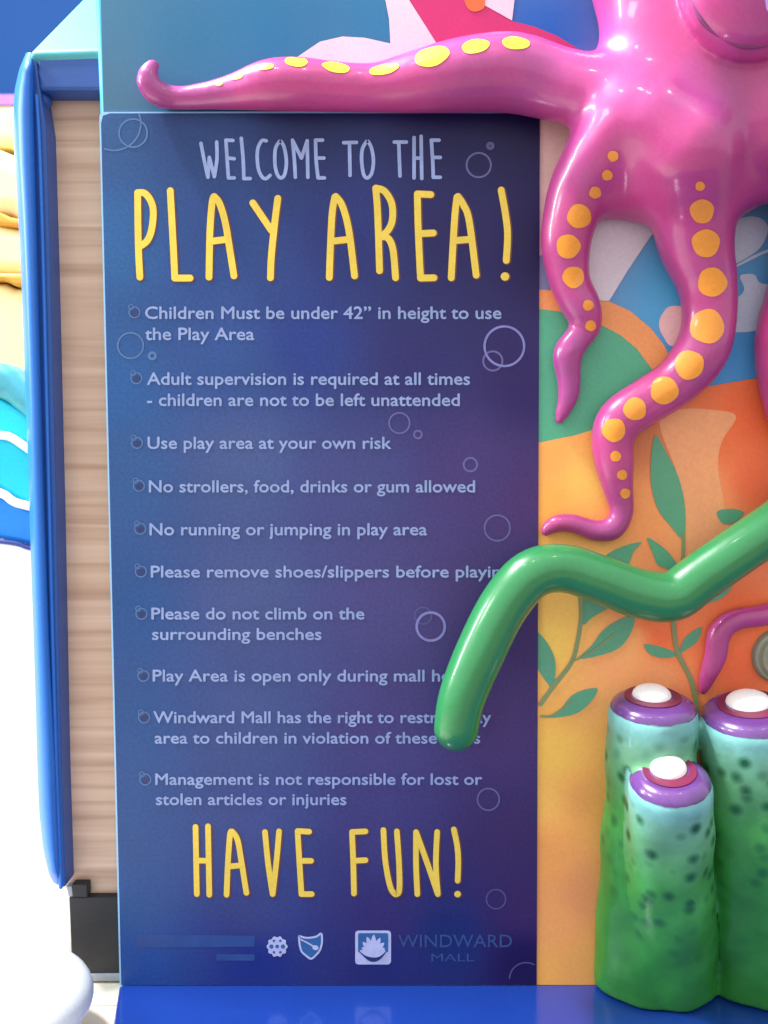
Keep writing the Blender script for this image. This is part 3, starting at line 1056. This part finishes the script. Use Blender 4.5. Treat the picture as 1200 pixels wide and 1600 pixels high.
def arm(pts, k=0.018, yk=0.75, sub=3):
    """pts: (u, v, radius px[, extra depth])"""
    L3 = []
    for p in pts:
        u, v, r = p[:3]
        ex = p[3] if len(p) > 3 else 0.0
        rm = r * 0.001
        for _ in range(3):
            y = -rm * yk + ex
            q = P(u, v, y)
            rm = r * mpp(q)
        L3.append((q.x, q.y, q.z, rm))
    L3 = catmull(L3, sub)
    tmp = Field.__new__(Field)
    tmp.lo, tmp.h, tmp.n, tmp.ax = fld.lo, fld.h, fld.n, fld.ax
    tmp.f = np.full(fld.n, 1.0, np.float32)
    for a, b in zip(L3[:-1], L3[1:]):
        tmp.cone(a[:3], a[3], b[:3], b[3], 0.003)
    A = np.array(L3)
    sl, _ = fld.box(A[:, :3].min(0) - 0.12, A[:, :3].max(0) + 0.12)
    fld.blend(sl, tmp.f[sl], k)


fld.ell(P(1085, 185, -0.045), (0.168, 0.098, 0.150), 0.04)
arm([(240, 101, 11, -.02), (229, 121, 16, -.02), (242, 144, 19, -.01), (275, 153, 17.5), (320, 150, 20), (370, 143, 27), (420, 133, 37), (470, 132, 39), (530, 136, 36),
     (590, 137, 36), (650, 128, 45), (720, 118, 54), (800, 114, 58), (870, 132, 54, -.01), (950, 152, 56, -.03), (1020, 190, 70, -.05)], 0.02)
arm([(975, 195, 62, -.04), (934, 248, 54, -.02), (905, 298, 48), (890, 345, 42), (884, 385, 38), (890, 440, 31), (908, 478, 30), (918, 508, 22), (900, 532, 22), (886, 555, 23), (889, 590, 19),
     (888, 620, 16.5), (878, 645, 11.5), (874, 657, 9)], 0.018)
arm([(1076, 240, 80, -.05), (1082, 310, 66, -.02), (1086, 370, 59), (1093, 402, 52), (1105, 442, 45), (1108, 500, 41), (1095, 550, 42), (1058, 596, 38), (1010, 627, 37), (968, 657, 36), (957, 690, 32),
     (960, 725, 30), (966, 765, 23), (972, 800, 18), (957, 827, 18), (928, 829, 16.5), (897, 818, 15), (868, 818, 14), (851, 831, 9.5)], 0.03)
arm([(1290, 240, 70, -.04), (1278, 340, 60, -.02), (1262, 430, 54), (1230, 535, 49), (1240, 640, 42), (1280, 740, 36), (1300, 850, 30), (1265, 935, 22), (1200, 960, 17.5), (1150, 968, 17),
     (1124, 988, 18), (1118, 1025, 17.5), (1106, 1055, 14), (1098, 1080, 9)], 0.03)
arm([(1300, 200, 90, -.04), (1400, 190, 60), (1480, 240, 46), (1500, 340, 38), (1470, 430, 28), (1500, 500, 16)], 0.02)
# head and web
bl = lambda u, v, y: P(u, v, y)
hc = P(1222, -90, -0.05)
fld.ell(hc, (0.285, 0.155, 0.27), 0.05)
fld.ell(P(1090, 190, -0.045), (0.150, 0.085, 0.12), 0.04)
fld.ell(P(1240, 190, -0.05), (0.15, 0.088, 0.075), 0.03)
fld.cone(P(1105, -10, -0.085), 0.072, P(1095, 190, -0.062), 0.070, 0.05)
fld.cone(P(1175, 60, -0.075), 0.070, P(1180, 180, -0.06), 0.060, 0.05)
fld.cone(P(1012, 0, -0.06), 0.040, P(1010, 160, -0.055), 0.060, 0.05)
fld.ell(P(1070, 225, -0.04), (0.15, 0.070, 0.10), 0.04)
# web between the arms
fld.ell(P(985, 275, -0.02), (0.10, 0.05, 0.065), 0.025)
# rounded eye bulge with its crease, siphon cheek
eyc = P(1178, -32, -0.180)
fld.ell(eyc, (0.100, 0.055, 0.104), 0.006)
fld.carve_ring(P(1178, -32, -0.200), 0.104, 0.020, 0.006)
ch = P(1212, 178, -0.115)
fld.ell(ch, (0.062, 0.05, 0.075), 0.012)
fld.ell(P(1330, -40, -0.165), (0.085, 0.055, 0.098), 0.006)
fld.cut_behind(-0.0005)
V, Q = fld.mesh(9)
body = mk('octopus_body', V, Q, M['octo'], octo, smooth=True)
bvh = BVHTree.FromPolygons([Vector(v) for v in V.tolist()], Q.tolist())
CAMP = Vector((0, -1.5, CAM_Z))


def decal(name, u, v, rx, ry, mat, parent, off=0.0010, rot=0.0, n=22, tree=None):
    vs, fs = [], []
    cr_, sr_ = math.cos(math.radians(rot)), math.sin(math.radians(rot))

    def hit(a, b):
        d = ray(a, b).normalized()
        h = (tree or bvh).ray_cast(CAMP, d)
        if h[0] is None or h[0].y > -0.002:
            return None
        return h[0] - d * off
    c = hit(u, v)
    if c is None: return None
    vs.append(c)
    rings = 4
    last = None
    for q in range(1, rings + 1):
        for k in range(n):
            a = 2 * math.pi * k / n
            wob = 1 + 0.03 * math.sin(3 * a + u) + 0.02 * math.sin(5 * a + v)
            x, z = rx * q / rings * math.cos(a) * wob, ry * q / rings * math.sin(a) * wob
            h = hit(u + x * cr_ - z * sr_, v + x * sr_ + z * cr_)
            if h is None:
                h = vs[1 + (q - 2) * n + k] if q > 1 else c
            elif (h - (vs[1 + (q - 2) * n + k] if q > 1 else c)).length > 0.03:
                h = vs[1 + (q - 2) * n + k] if q > 1 else c
            vs.append(h)
    for k in range(n):
        fs.append((0, 1 + (k + 1) % n, 1 + k))
    for q in range(rings - 1):
        for k in range(n):
            a, b = 1 + q * n + k, 1 + q * n + (k + 1) % n
            fs.append((a, b, b + n, a + n))
    o = mk(name, vs, fs, mat, parent, smooth=True)
    return o


for (u, v, r) in ((1094, 291, 7.5), (1097, 330, 19), (1103, 380, 22), (1113, 441, 23), (1105, 510, 27), (1077, 570, 23), (1038, 610, 22), (992, 639, 18), (959, 672, 18.5), (962, 713, 8.5),
                  (972, 742, 8), (977, 771, 8), (958, 244, 8.5), (949, 274, 8.5), (930, 301, 9.5), (905, 338, 19), (888, 385, 19), (896, 433, 17), (919, 477, 8.5), (923, 509, 8.5)):
    decal('spot', u, v, r, r, M['spot'], body)
for (u, v, rx, ry, rot) in ((463, 96, 18, 8, 4), (525, 105, 22, 8, 10), (600, 108, 24, 8, -12), (675, 88, 28, 15, -16), (743, 72, 22, 11, -10), (806, 67, 22, 10, 4), (415, 104, 13, 5, -8), (370, 120, 9, 4, -14), (342, 131, 6, 3, -10)):
    decal('spot', u, v, rx, ry, M['spot_lit'], body, rot=rot)  # spots coloured as lit; the last small ones are pale highlights
# dark crease painted round the eye bulge
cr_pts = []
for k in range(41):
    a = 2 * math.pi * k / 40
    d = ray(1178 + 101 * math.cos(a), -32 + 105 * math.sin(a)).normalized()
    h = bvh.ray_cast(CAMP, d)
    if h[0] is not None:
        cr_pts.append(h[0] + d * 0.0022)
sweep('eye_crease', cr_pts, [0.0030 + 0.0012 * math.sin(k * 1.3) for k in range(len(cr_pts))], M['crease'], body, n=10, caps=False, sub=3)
# eyes
for (eu, ev) in ((1228, -20), (1345, -20)):
    c = P(eu, ev, -0.212)
    vs, fs = [], []
    n, m = 24, 14
    for j in range(m + 1):
        for i in range(n):
            th, ph = math.pi * j / m, 2 * math.pi * i / n
            vs.append(c + Vector((0.046 * math.sin(th) * math.cos(ph), 0.032 * math.cos(th) * -1, 0.052 * math.sin(th) * math.sin(ph))))
    for j in range(m):
        for i in range(n):
            k = (i + 1) % n
            fs.append((j * n + i, j * n + k, (j + 1) * n + k, (j + 1) * n + i))
    e = mk('eye', vs, fs, M['eye'], octo, smooth=True)
    vs = [c + Vector((0.020 * math.cos(t), -0.0325, 0.026 * math.sin(t))) for t in [2 * math.pi * k / 20 for k in range(20)]]
    pv = vs + [Vector((q.x, q.y + 0.006, q.z)) for q in vs]
    mk('pupil', pv, [tuple(range(20))] + [(k, k + 20, (k + 1) % 20 + 20, (k + 1) % 20) for k in range(20)], M['pupil'], e)

# ================================================================ GREEN BRANCH
gb_pts = [(713, 1138, 35, -.09), (722, 1090, 37, -.09), (750, 1020, 39, -.085), (788, 945, 39, -.08), (830, 898, 39, -.075), (880, 888, 38, -.07), (940, 906, 38, -.07),
          (1000, 928, 39, -.07), (1050, 932, 39, -.07), (1090, 905, 38, -.07), (1150, 863, 38, -.07), (1210, 822, 38, -.065), (1300, 760, 38, -.05), (1400, 720, 38, -.01), (1460, 720, 38, .04)]
pp, rr_ = [], []
for u, v, r, y in gb_pts:
    q = P(u, v, y)
    pp.append(q)
    rr_.append(r * mpp(q) * 1.0)
br = sweep('coral_branch', pp, rr_, M['branch'], at=(P(1400, 720, 0)), n=32)
tag(br, 'thick glossy green branch bending across the sign and mural', 'coral branch', None, 'thing')

# ================================================================ CORAL TUBES
ct = thing('tube_coral', (P(1060, 1555, 0).x, -0.02, MAT_Z), 'cluster of green speckled coral tubes with purple rims and white centres', 'coral')
cf = Field((0.26, -0.24, MAT_Z - 0.012), (1.0, 0.02, 0.60), 0.004)
TU = []
for (ub, vb, yb, ut, vt_, yt, R, rc) in ((1002, 1552, 0.008, 1021, 1092, -0.075, 70, 60), (1188, 1554, 0.012, 1174, 1104, -0.085, 80, 79), (1046, 1557, 0.006, 1047, 1208, -0.142, 66, 57)):
    A = P(ub, vb, yb); A.z = MAT_Z - 0.03
    B = P(ut, vt_, yt)
    s_ = mpp(B)
    TU.append((A, B, R * s_, rc * s_))
    cf.capped(A, B, R * s_ * (1.20 if R == 66 else 1.18), R * s_ * 0.97, 0.026, 0.012)
cf.cut_behind(-0.0005)
zlow = cf.ax[2][None, None, :]
cf.f = np.maximum(cf.f, (MAT_Z + 0.001) - zlow)
V, Q = cf.mesh()
tvec = np.full(len(V), 1.0)
dmin = np.full(len(V), 9.0)
for A, B, R, rc in TU:
    A_, B_ = np.array(A), np.array(B)
    ax = (B_ - A_) / np.linalg.norm(B_ - A_)
    h = (V - B_) @ ax
    rad = np.linalg.norm((V - B_) - h[:, None] * ax, axis=1)
    near = np.abs(rad - R)
    better = (near < dmin)
    dmin = np.where(better, near, dmin)
    tvec = np.where(better, -h, tvec)
rad_n = np.zeros_like(V)
best = np.full(len(V), 9.0)
for A, B, R, rc in TU:
    A_, B_ = np.array(A), np.array(B)
    ax = (B_ - A_) / np.linalg.norm(B_ - A_)
    h = (V - B_) @ ax
    dv = (V - B_) - h[:, None] * ax
    rr0 = np.linalg.norm(dv, axis=1)
    bt = np.abs(rr0 - R) < best
    best = np.where(bt, np.abs(rr0 - R), best)
    rad_n = np.where(bt[:, None], dv / np.maximum(rr0, 1e-6)[:, None], rad_n)
X_, Z_ = V[:, 0], V[:, 2]
lump = np.sin(X_ * 95 + Z_ * 9 + 1.2) * 0.0016 + np.sin(Z_ * 38 + X_ * 30) * 0.0014 + np.sin(X_ * 60 - Z_ * 52 + 2.0) * 0.0012
V = V + rad_n * (lump * np.clip((tvec - 0.04) / 0.06, 0, 1))[:, None]
cb = mk('tube_body', V, Q, M['coral'], ct, smooth=True)
stops = [(0.0, (138, 214, 214)), (0.03, (132, 204, 194)), (0.05, (122, 190, 158)), (0.09, (108, 182, 124)), (0.16, (74, 168, 78)), (0.28, (52, 146, 58)), (0.6, (42, 122, 44))]
xs = [s[0] for s in stops]
cl = np.array([lin(s[1]) for s in stops]) * 0.80
cols = np.stack([np.interp(tvec, xs, cl[:, i]) for i in range(3)], 1)
set_cols(cb, cols)
sa = cb.data.attributes.new('spot', 'FLOAT', 'POINT')
sa.data.foreach_set('value', np.interp(tvec, [0.03, 0.045, 0.16, 0.26, 0.36], [0, 1.0, 1.0, 0.6, 0.15]).astype(np.float32))
for ti, (A, B, R, rc) in enumerate(TU):
    ax = (B - A).normalized()
    e1 = Vector((1, 0, 0)); e1 = (e1 - ax * e1.dot(ax)).normalized()
    e2 = ax.cross(e1)

    def lathe(name, prof, mat, parent, wav=0.0, n=48, sh=0.0):
        vs, fs = [], []
        for j, (r, h) in enumerate(prof):
            for k in range(n):
                a = 2 * math.pi * k / n
                hh = h + (wav * (math.sin(9 * a + ti) + 0.6 * math.sin(23 * a) + 0.5 * math.sin(37 * a + 1)) if j == 0 else 0)
                vs.append(B + e2 * sh + e1 * r * math.cos(a) + e2 * r * math.sin(a) + ax * hh)
        for j in range(len(prof) - 1):
            for k in range(n):
                l = (k + 1) % n
                fs.append((j * n + k, j * n + l, (j + 1) * n + l, (j + 1) * n + k))
        fs.append(tuple(range((len(prof) - 1) * n, len(prof) * n)))
        o = mk(name, vs, fs, mat, parent, smooth=True)
        return o
    RB = R * 0.97
    rn = 0.026
    # follow the rounded shoulder of the tube, 1.2 mm proud
    prof = []
    for k in range(8):
        a = math.radians(28 + 62 * k / 7)
        prof.append((RB - rn + (rn + 0.0016) * math.cos(a), -rn + (rn + 0.0016) * math.sin(a)))
    prof = [(RB - rn + (rn + 0.0008) * math.cos(math.radians(26)), -rn + (rn + 0.0008) * math.sin(math.radians(26)))] + prof[1:]
    prof += [(RB * 0.5, 0.0022), (RB * 0.4, 0.0018), (RB * 0.3, -0.004)]
    rim = lathe('rim', prof, M['cap'], ct, 0.0009)
    lathe('inner_ring', [(RB * 0.64, 0.0030), (RB * 0.54, 0.0026), (RB * 0.44, 0.0018), (RB * 0.3, 0.002)], M['maroon'], ct, sh=RB * 0.06)
    w = []
    for k in range(7):
        a = math.pi / 2 * k / 6
        w.append((RB * 0.44 * math.cos(a) + 1e-4, 0.002 + 0.015 * math.sin(a)))
    lathe('white_centre', w, M['white'], ct, sh=RB * 0.16)

# ================================================================ SHELL AT THE RIGHT EDGE
sh_c = P(1216, 1024, 0)
sh = thing('round_shell', sh_c, 'round grey green shell with ridged rings beside the pink arm tip', 'shell')
n = 48
prof = []
rad_px = 44 * 0.001
for k in range(33):
    t = k / 32
    r = rad_px * (1 - t)
    h = 0.030 * math.sqrt(max(0, 1 - (1 - t) ** 2)) + 0.0022 * math.sin(t * math.pi * 9)
    prof.append((max(r, 1e-4), h))
vs, fs = [], []
for r, h in prof:
    for k in range(n):
        a = 2 * math.pi * k / n
        vs.append(sh_c + Vector((r * math.cos(a), -h, r * math.sin(a))))
for j in range(len(prof) - 1):
    for k in range(n):
        l = (k + 1) % n
        fs.append((j * n + k, j * n + l, (j + 1) * n + l, (j + 1) * n + k))
mk('shell_body', vs, fs, M['shell'], sh, smooth=True)

# ================================================================ BENCH END (left of the sign)
bench = thing('padded_bench', PZ(150, 1538, 0), 'bench end with wood laminate side framed by blue padded vinyl', 'bench')
slab('side_panel', [(58, 140), (230, 140), (230, 1403), (112, 1403), (99, 1378)], 0.056, 0.085, M['wood'], bench)
pad_l = [(41, 82), (30, 108), (23, 140), (20, 175), (22, 240), (28, 330), (33, 430), (37, 540), (42, 680), (46, 800), (49, 900), (53, 1020), (56, 1120), (58, 1200), (61, 1270),
         (67, 1325), (76, 1366), (84, 1380), (91, 1383)]
pad_r = [(92, 1383), (86, 1200), (76, 1000), (69, 800), (63, 600), (58, 400), (53, 200), (50, 82)]
lu = ([p[1] for p in pad_l], [p[0] for p in pad_l])
ru_ = sorted([(p[1], p[0]) for p in pad_r])
rows_ = [82 + 1301 * t for t in [(1 - math.cos(math.pi * q / 60)) / 2 for q in range(61)]]
vs, fs, NS = [], [], 16
for v in rows_:
    l_ = float(np.interp(v, lu[0], lu[1])); r_ = float(np.interp(v, [p[0] for p in ru_], [p[1] for p in ru_])) + 3
    e_ = min(1.0, max(0.0, (v - 82) / 22)) ** 0.5 * min(1.0, max(0.0, (1383 - v) / 22)) ** 0.5
    mid, hw = (l_ + r_) / 2, (r_ - l_) / 2
    y_f = 0.05 - 0.062 * max(e_, 0.35)
    for k in range(NS + 1):
        a = math.pi * k / NS
        cu_ = math.copysign(abs(math.cos(a)) ** 0.75, math.cos(a))
        y = 0.05 + (y_f - 0.05) * math.sin(a) ** 0.8
        vs.append(P(mid - hw * cu_, v, y))
    for k in (1, 0):
        p = vs[-(NS + 1)] if k == 0 else vs[-1]
        vs.append(Vector((p.x, 0.10, p.z)))
    if k == 0:
        vs[-1] = Vector((vs[-(NS + 3)].x, 0.10, vs[-(NS + 3)].z))
NSS = NS + 3
for i in range(len(rows_) - 1):
    for k in range(NSS):
        l = (k + 1) % NSS
        fs.append((i * NSS + k, i * NSS + l, (i + 1) * NSS + l, (i + 1) * NSS + k))
fs.append(tuple(range(NSS)))
fs.append(tuple(reversed(range((len(rows_) - 1) * NSS, len(rows_) * NSS))))
pad = mk('front_pad', vs, fs, M['vinyl'], bench, smooth=True)
bm = bmesh.new(); bm.from_mesh(pad.data); bmesh.ops.recalc_face_normals(bm, faces=bm.faces); bm.to_mesh(pad.data); bm.free()
slab('side_band', [(46, 84), (56, 84), (64, 150), (72, 200), (78, 400), (83, 600), (88, 800), (92, 1000), (96, 1200), (102, 1387), (91, 1387), (84, 1200), (74, 1000), (67, 800),
                   (61, 600), (56, 400), (51, 200), (47, 120)], 0.012, 0.09, M['vinyl_shaded'], bench, bev=0.004)
pip = [(57, 150), (62, 240), (67, 400), (72, 600), (77, 800), (82, 1000), (88, 1200), (95, 1386)]
sweep('piping', [P(u, v, 0.010) for u, v in pip], [0.0032] * len(pip), M['vinyl'], bench, n=10)
slab('top_rail', [(56, 84), (230, 78), (230, 141), (60, 141)], 0.012, 0.09, M['vinyl_shaded'], bench, bev=0.006)
sweep('piping', [P(56, 146, 0.046), P(90, 145, 0.046), P(150, 143, 0.046), P(230, 142, 0.046)], [0.004] * 4, M['vinyl_shaded'], bench, n=10)  # seam under the rail, its shadow put into the dark colour
sweep('corner_boot', [P(64, 152, 0.03), P(70, 160, 0.036), P(66, 176, 0.04)], [0.010, 0.011, 0.006], M['vinyl_shaded'], bench, n=14)
# sloping top cushion, light put into its aqua colour, rising backwards
A0, A1 = P(42, 83, 0.004), P(240, 76, 0.004)
B0, B1 = P(207, -84, 0.36), P(420, -84, 0.36)
nrm = (B0 - A0).cross(A1 - A0).normalized()
if nrm.z > 0: nrm = -nrm
vv = [A0, A1, B1, B0]
vv2 = [p + nrm * 0.05 for p in vv]
o = mk('sloped_cushion', vv + vv2, [(0, 1, 2, 3), (7, 6, 5, 4), (0, 4, 5, 1), (1, 5, 6, 2), (2, 6, 7, 3), (3, 7, 4, 0)], M['vinyl_c'], bench)
bm = bmesh.new(); bm.from_mesh(o.data); bmesh.ops.recalc_face_normals(bm, faces=bm.faces); bm.to_mesh(o.data); bm.free()
bevel(o, 0.010, 4)
slab('plinth', [(107.5, 1402), (230, 1402), (230, 1523), (113, 1523)], 0.040, 0.30, M['black'], bench, bev=0.002)
slab('black_bracket', [(112, 1382), (136, 1382), (137, 1402), (113, 1402)], 0.034, 0.054, M['black'], bench, bev=0.002)
slab('light_sliver', [(104, 1385), (112, 1385), (114, 1401), (107, 1401)], 0.036, 0.054, M['metal'], bench, bev=0.001)  # sliver of light beside the bracket, modelled as a pale strip
slab('toe_strip', [(113, 1523), (230, 1522), (230, 1534), (114, 1534)], 0.036, 0.29, M['metal'], bench, bev=0.002)
slab('plinth_foot', [(115, 1534), (230, 1534), (230, 1540), (116, 1540)], 0.046, 0.29, M['black'], bench)

# ================================================================ WHITE PARTITION AND FOAM PIECES AT THE LEFT EDGE
pw = thing('white_partition', PZ(20, 1531, 0), 'bright white low partition with grey skirting behind the padded bench', 'partition')
slab('panel', [(-420, 846), (0, 847), (48, 857), (116, 862), (111, 1503), (-420, 1503)], 0.105, 0.16, M['wwhite'], pw, bev=0.002)
slab('skirting', [(-420, 1503), (109, 1503), (110, 1527), (-420, 1527)], 0.101, 0.16, M['metal'], pw, bev=0.002)
q = PZ(50, 1527, 0)


wv = thing('wave_sculpture', P(0, 850, 0.16), 'cyan and azure foam wave with white stripes above the white partition', 'play sculpture')
slab('crest', [(-300, 560), (-100, 548), (0, 566), (20, 580), (42, 606), (90, 650), (90, 700), (0, 622), (-300, 600)], 0.100, 0.2, M['vinyl_c'], wv, bev=0.02, seg=5)
slab('upper_band', [(-300, 600), (0, 624), (40, 646), (90, 690), (90, 740), (42, 702), (20, 682), (0, 678), (-300, 668)], 0.108, 0.2, M['cyan'], wv, bev=0.01, seg=4)
slab('middle_band', [(-300, 668), (0, 680), (20, 684), (42, 704), (90, 742), (90, 810), (48, 790), (20, 780), (0, 766), (-300, 740)], 0.104, 0.2, M['cyan'], wv, bev=0.012, seg=4)
slab('lower_band', [(-300, 742), (0, 768), (20, 784), (48, 794), (90, 812), (90, 862), (48, 852), (0, 843), (-300, 830)], 0.110, 0.2, M['azure'], wv, bev=0.01, seg=4)
sweep('white_stripe', [P(-200, 672, 0.1), P(-60, 676, 0.098), (P(0, 680, 0.098)), P(18, 684, 0.098), P(38, 697, 0.098), P(70, 720, 0.1)], [0.007] * 6, M['white'], wv, n=12)
sweep('white_stripe', [P(-200, 745, 0.1), P(-60, 756, 0.098), (P(0, 770, 0.098)), P(22, 784, 0.098), P(46, 791, 0.098), P(80, 800, 0.1)], [0.0075] * 6, M['white'], wv, n=12)
sweep('dark_edge', [P(-200, 836, 0.104), P(0, 846, 0.104), P(46, 856, 0.104), P(90, 862, 0.104)], [0.004] * 4, M['navy'], wv, n=10)

ys = thing('foam_sculpture', P(0, 560, 0.4), 'cream yellow foam sculpture with ochre folds behind the blue pad', 'play sculpture')
slab('lobe', [(-300, 150), (0, 166), (22, 163), (70, 160), (80, 248), (26, 238), (12, 228), (-300, 200)], 0.36, 0.5, M['cream'], ys, bev=0.02, seg=5)
slab('lobe', [(-300, 205), (-10, 226), (14, 236), (30, 246), (80, 260), (80, 348), (30, 346), (12, 336), (-300, 320)], 0.33, 0.5, M['cream'], ys, bev=0.035, seg=6)
slab('fold', [(-300, 300), (0, 330), (16, 338), (80, 350), (80, 362), (10, 352), (-300, 330)], 0.335, 0.48, M['ochre'], ys, bev=0.01)
slab('lobe', [(-300, 336), (-10, 342), (14, 350), (80, 364), (80, 432), (30, 432), (0, 430), (-300, 420)], 0.34, 0.5, M['cream'], ys, bev=0.03, seg=6)
slab('fold', [(-300, 410), (-5, 426), (80, 428), (80, 446), (22, 446), (6, 438), (-300, 420)], 0.335, 0.48, M['ochre'], ys, bev=0.01)
slab('lobe', [(-300, 424), (4, 440), (20, 448), (80, 448), (80, 690), (-300, 690)], 0.345, 0.5, M['cream'], ys, bev=0.03, seg=6)

# blue wall far behind
bw = thing('far_wall', (-2.2, 2.6, 0), 'plain blue wall far behind the bench with a purple trim line', 'wall')
fr = [P(-1400, -700, 2.6), P(420, -700, 2.6), P(420, 150, 2.6), P(-1400, 150, 2.6)]
zz = fr[2].z
vs = [Vector((fr[0].x, 2.6, zz)), Vector((fr[1].x, 2.6, zz)), Vector((fr[1].x, 2.6, fr[0].z)), Vector((fr[0].x, 2.6, fr[0].z))]
v2, f2 = prism(vs, [p + Vector((0, 0.12, 0)) for p in vs])
mk('wall_panel', v2, f2, M['fblue'], bw)
z1 = P(0, 166, 2.6).z
vs = [Vector((fr[0].x, 2.58, z1)), Vector((fr[1].x, 2.58, z1)), Vector((fr[1].x, 2.58, zz)), Vector((fr[0].x, 2.58, zz))]
v2, f2 = prism(vs, [p + Vector((0, 0.14, 0)) for p in vs])
mk('trim', v2, f2, M['purple'], bw)
vs = [Vector((fr[0].x, 2.6, 0)), Vector((fr[1].x, 2.6, 0)), Vector((fr[1].x, 2.6, z1)), Vector((fr[0].x, 2.6, z1))]
v2, f2 = prism(vs, [p + Vector((0, 0.12, 0)) for p in vs])
mk('wall_base', v2, f2, M['cream'], bw)

# ================================================================ WHITE ROUND STOOL, lower left
sc_ = PZ(14, 1632, 0)
sx, sy = sc_.x, sc_.y - 0.02
st = thing('round_stool', (sx, sy, 0), 'white rounded cushion seat on the tiled floor at the lower left corner', 'stool')


def lathe_z(name, prof, mat, parent, c, n=48, sqx=1.0):
    vs, fs = [], []
    for r, h in prof:
        for k in range(n):
            a = 2 * math.pi * k / n
            vs.append(Vector((c[0] + r * sqx * math.cos(a), c[1] + r * math.sin(a), h)))
    for j in range(len(prof) - 1):
        for k in range(n):
            l = (k + 1) % n
            fs.append((j * n + k, j * n + l, (j + 1) * n + l, (j + 1) * n + k))
    fs.append(tuple(range((len(prof) - 1) * n, len(prof) * n)))
    return mk(name, vs, fs, mat, parent, smooth=True)


R0 = 0.128
top = P(14, 1506, sy).z
prof = []
hh = 0.058
for k in range(19):
    a = -math.pi / 2 * 0.9 + (math.pi / 2 * 1.9) * k / 18
    prof.append((max(R0 * abs(math.cos(a)) ** 0.8, 1e-4), top - hh + hh * math.sin(a)))
lathe_z('seat', prof, M['stool'], st, (sx, sy))
lathe_z('base', [(0.088, 0.0), (0.09, 0.004), (0.086, max(top - 0.10, 0.01)), (0.05, max(top - 0.095, 0.012))], M['tan'], st, (sx, sy))
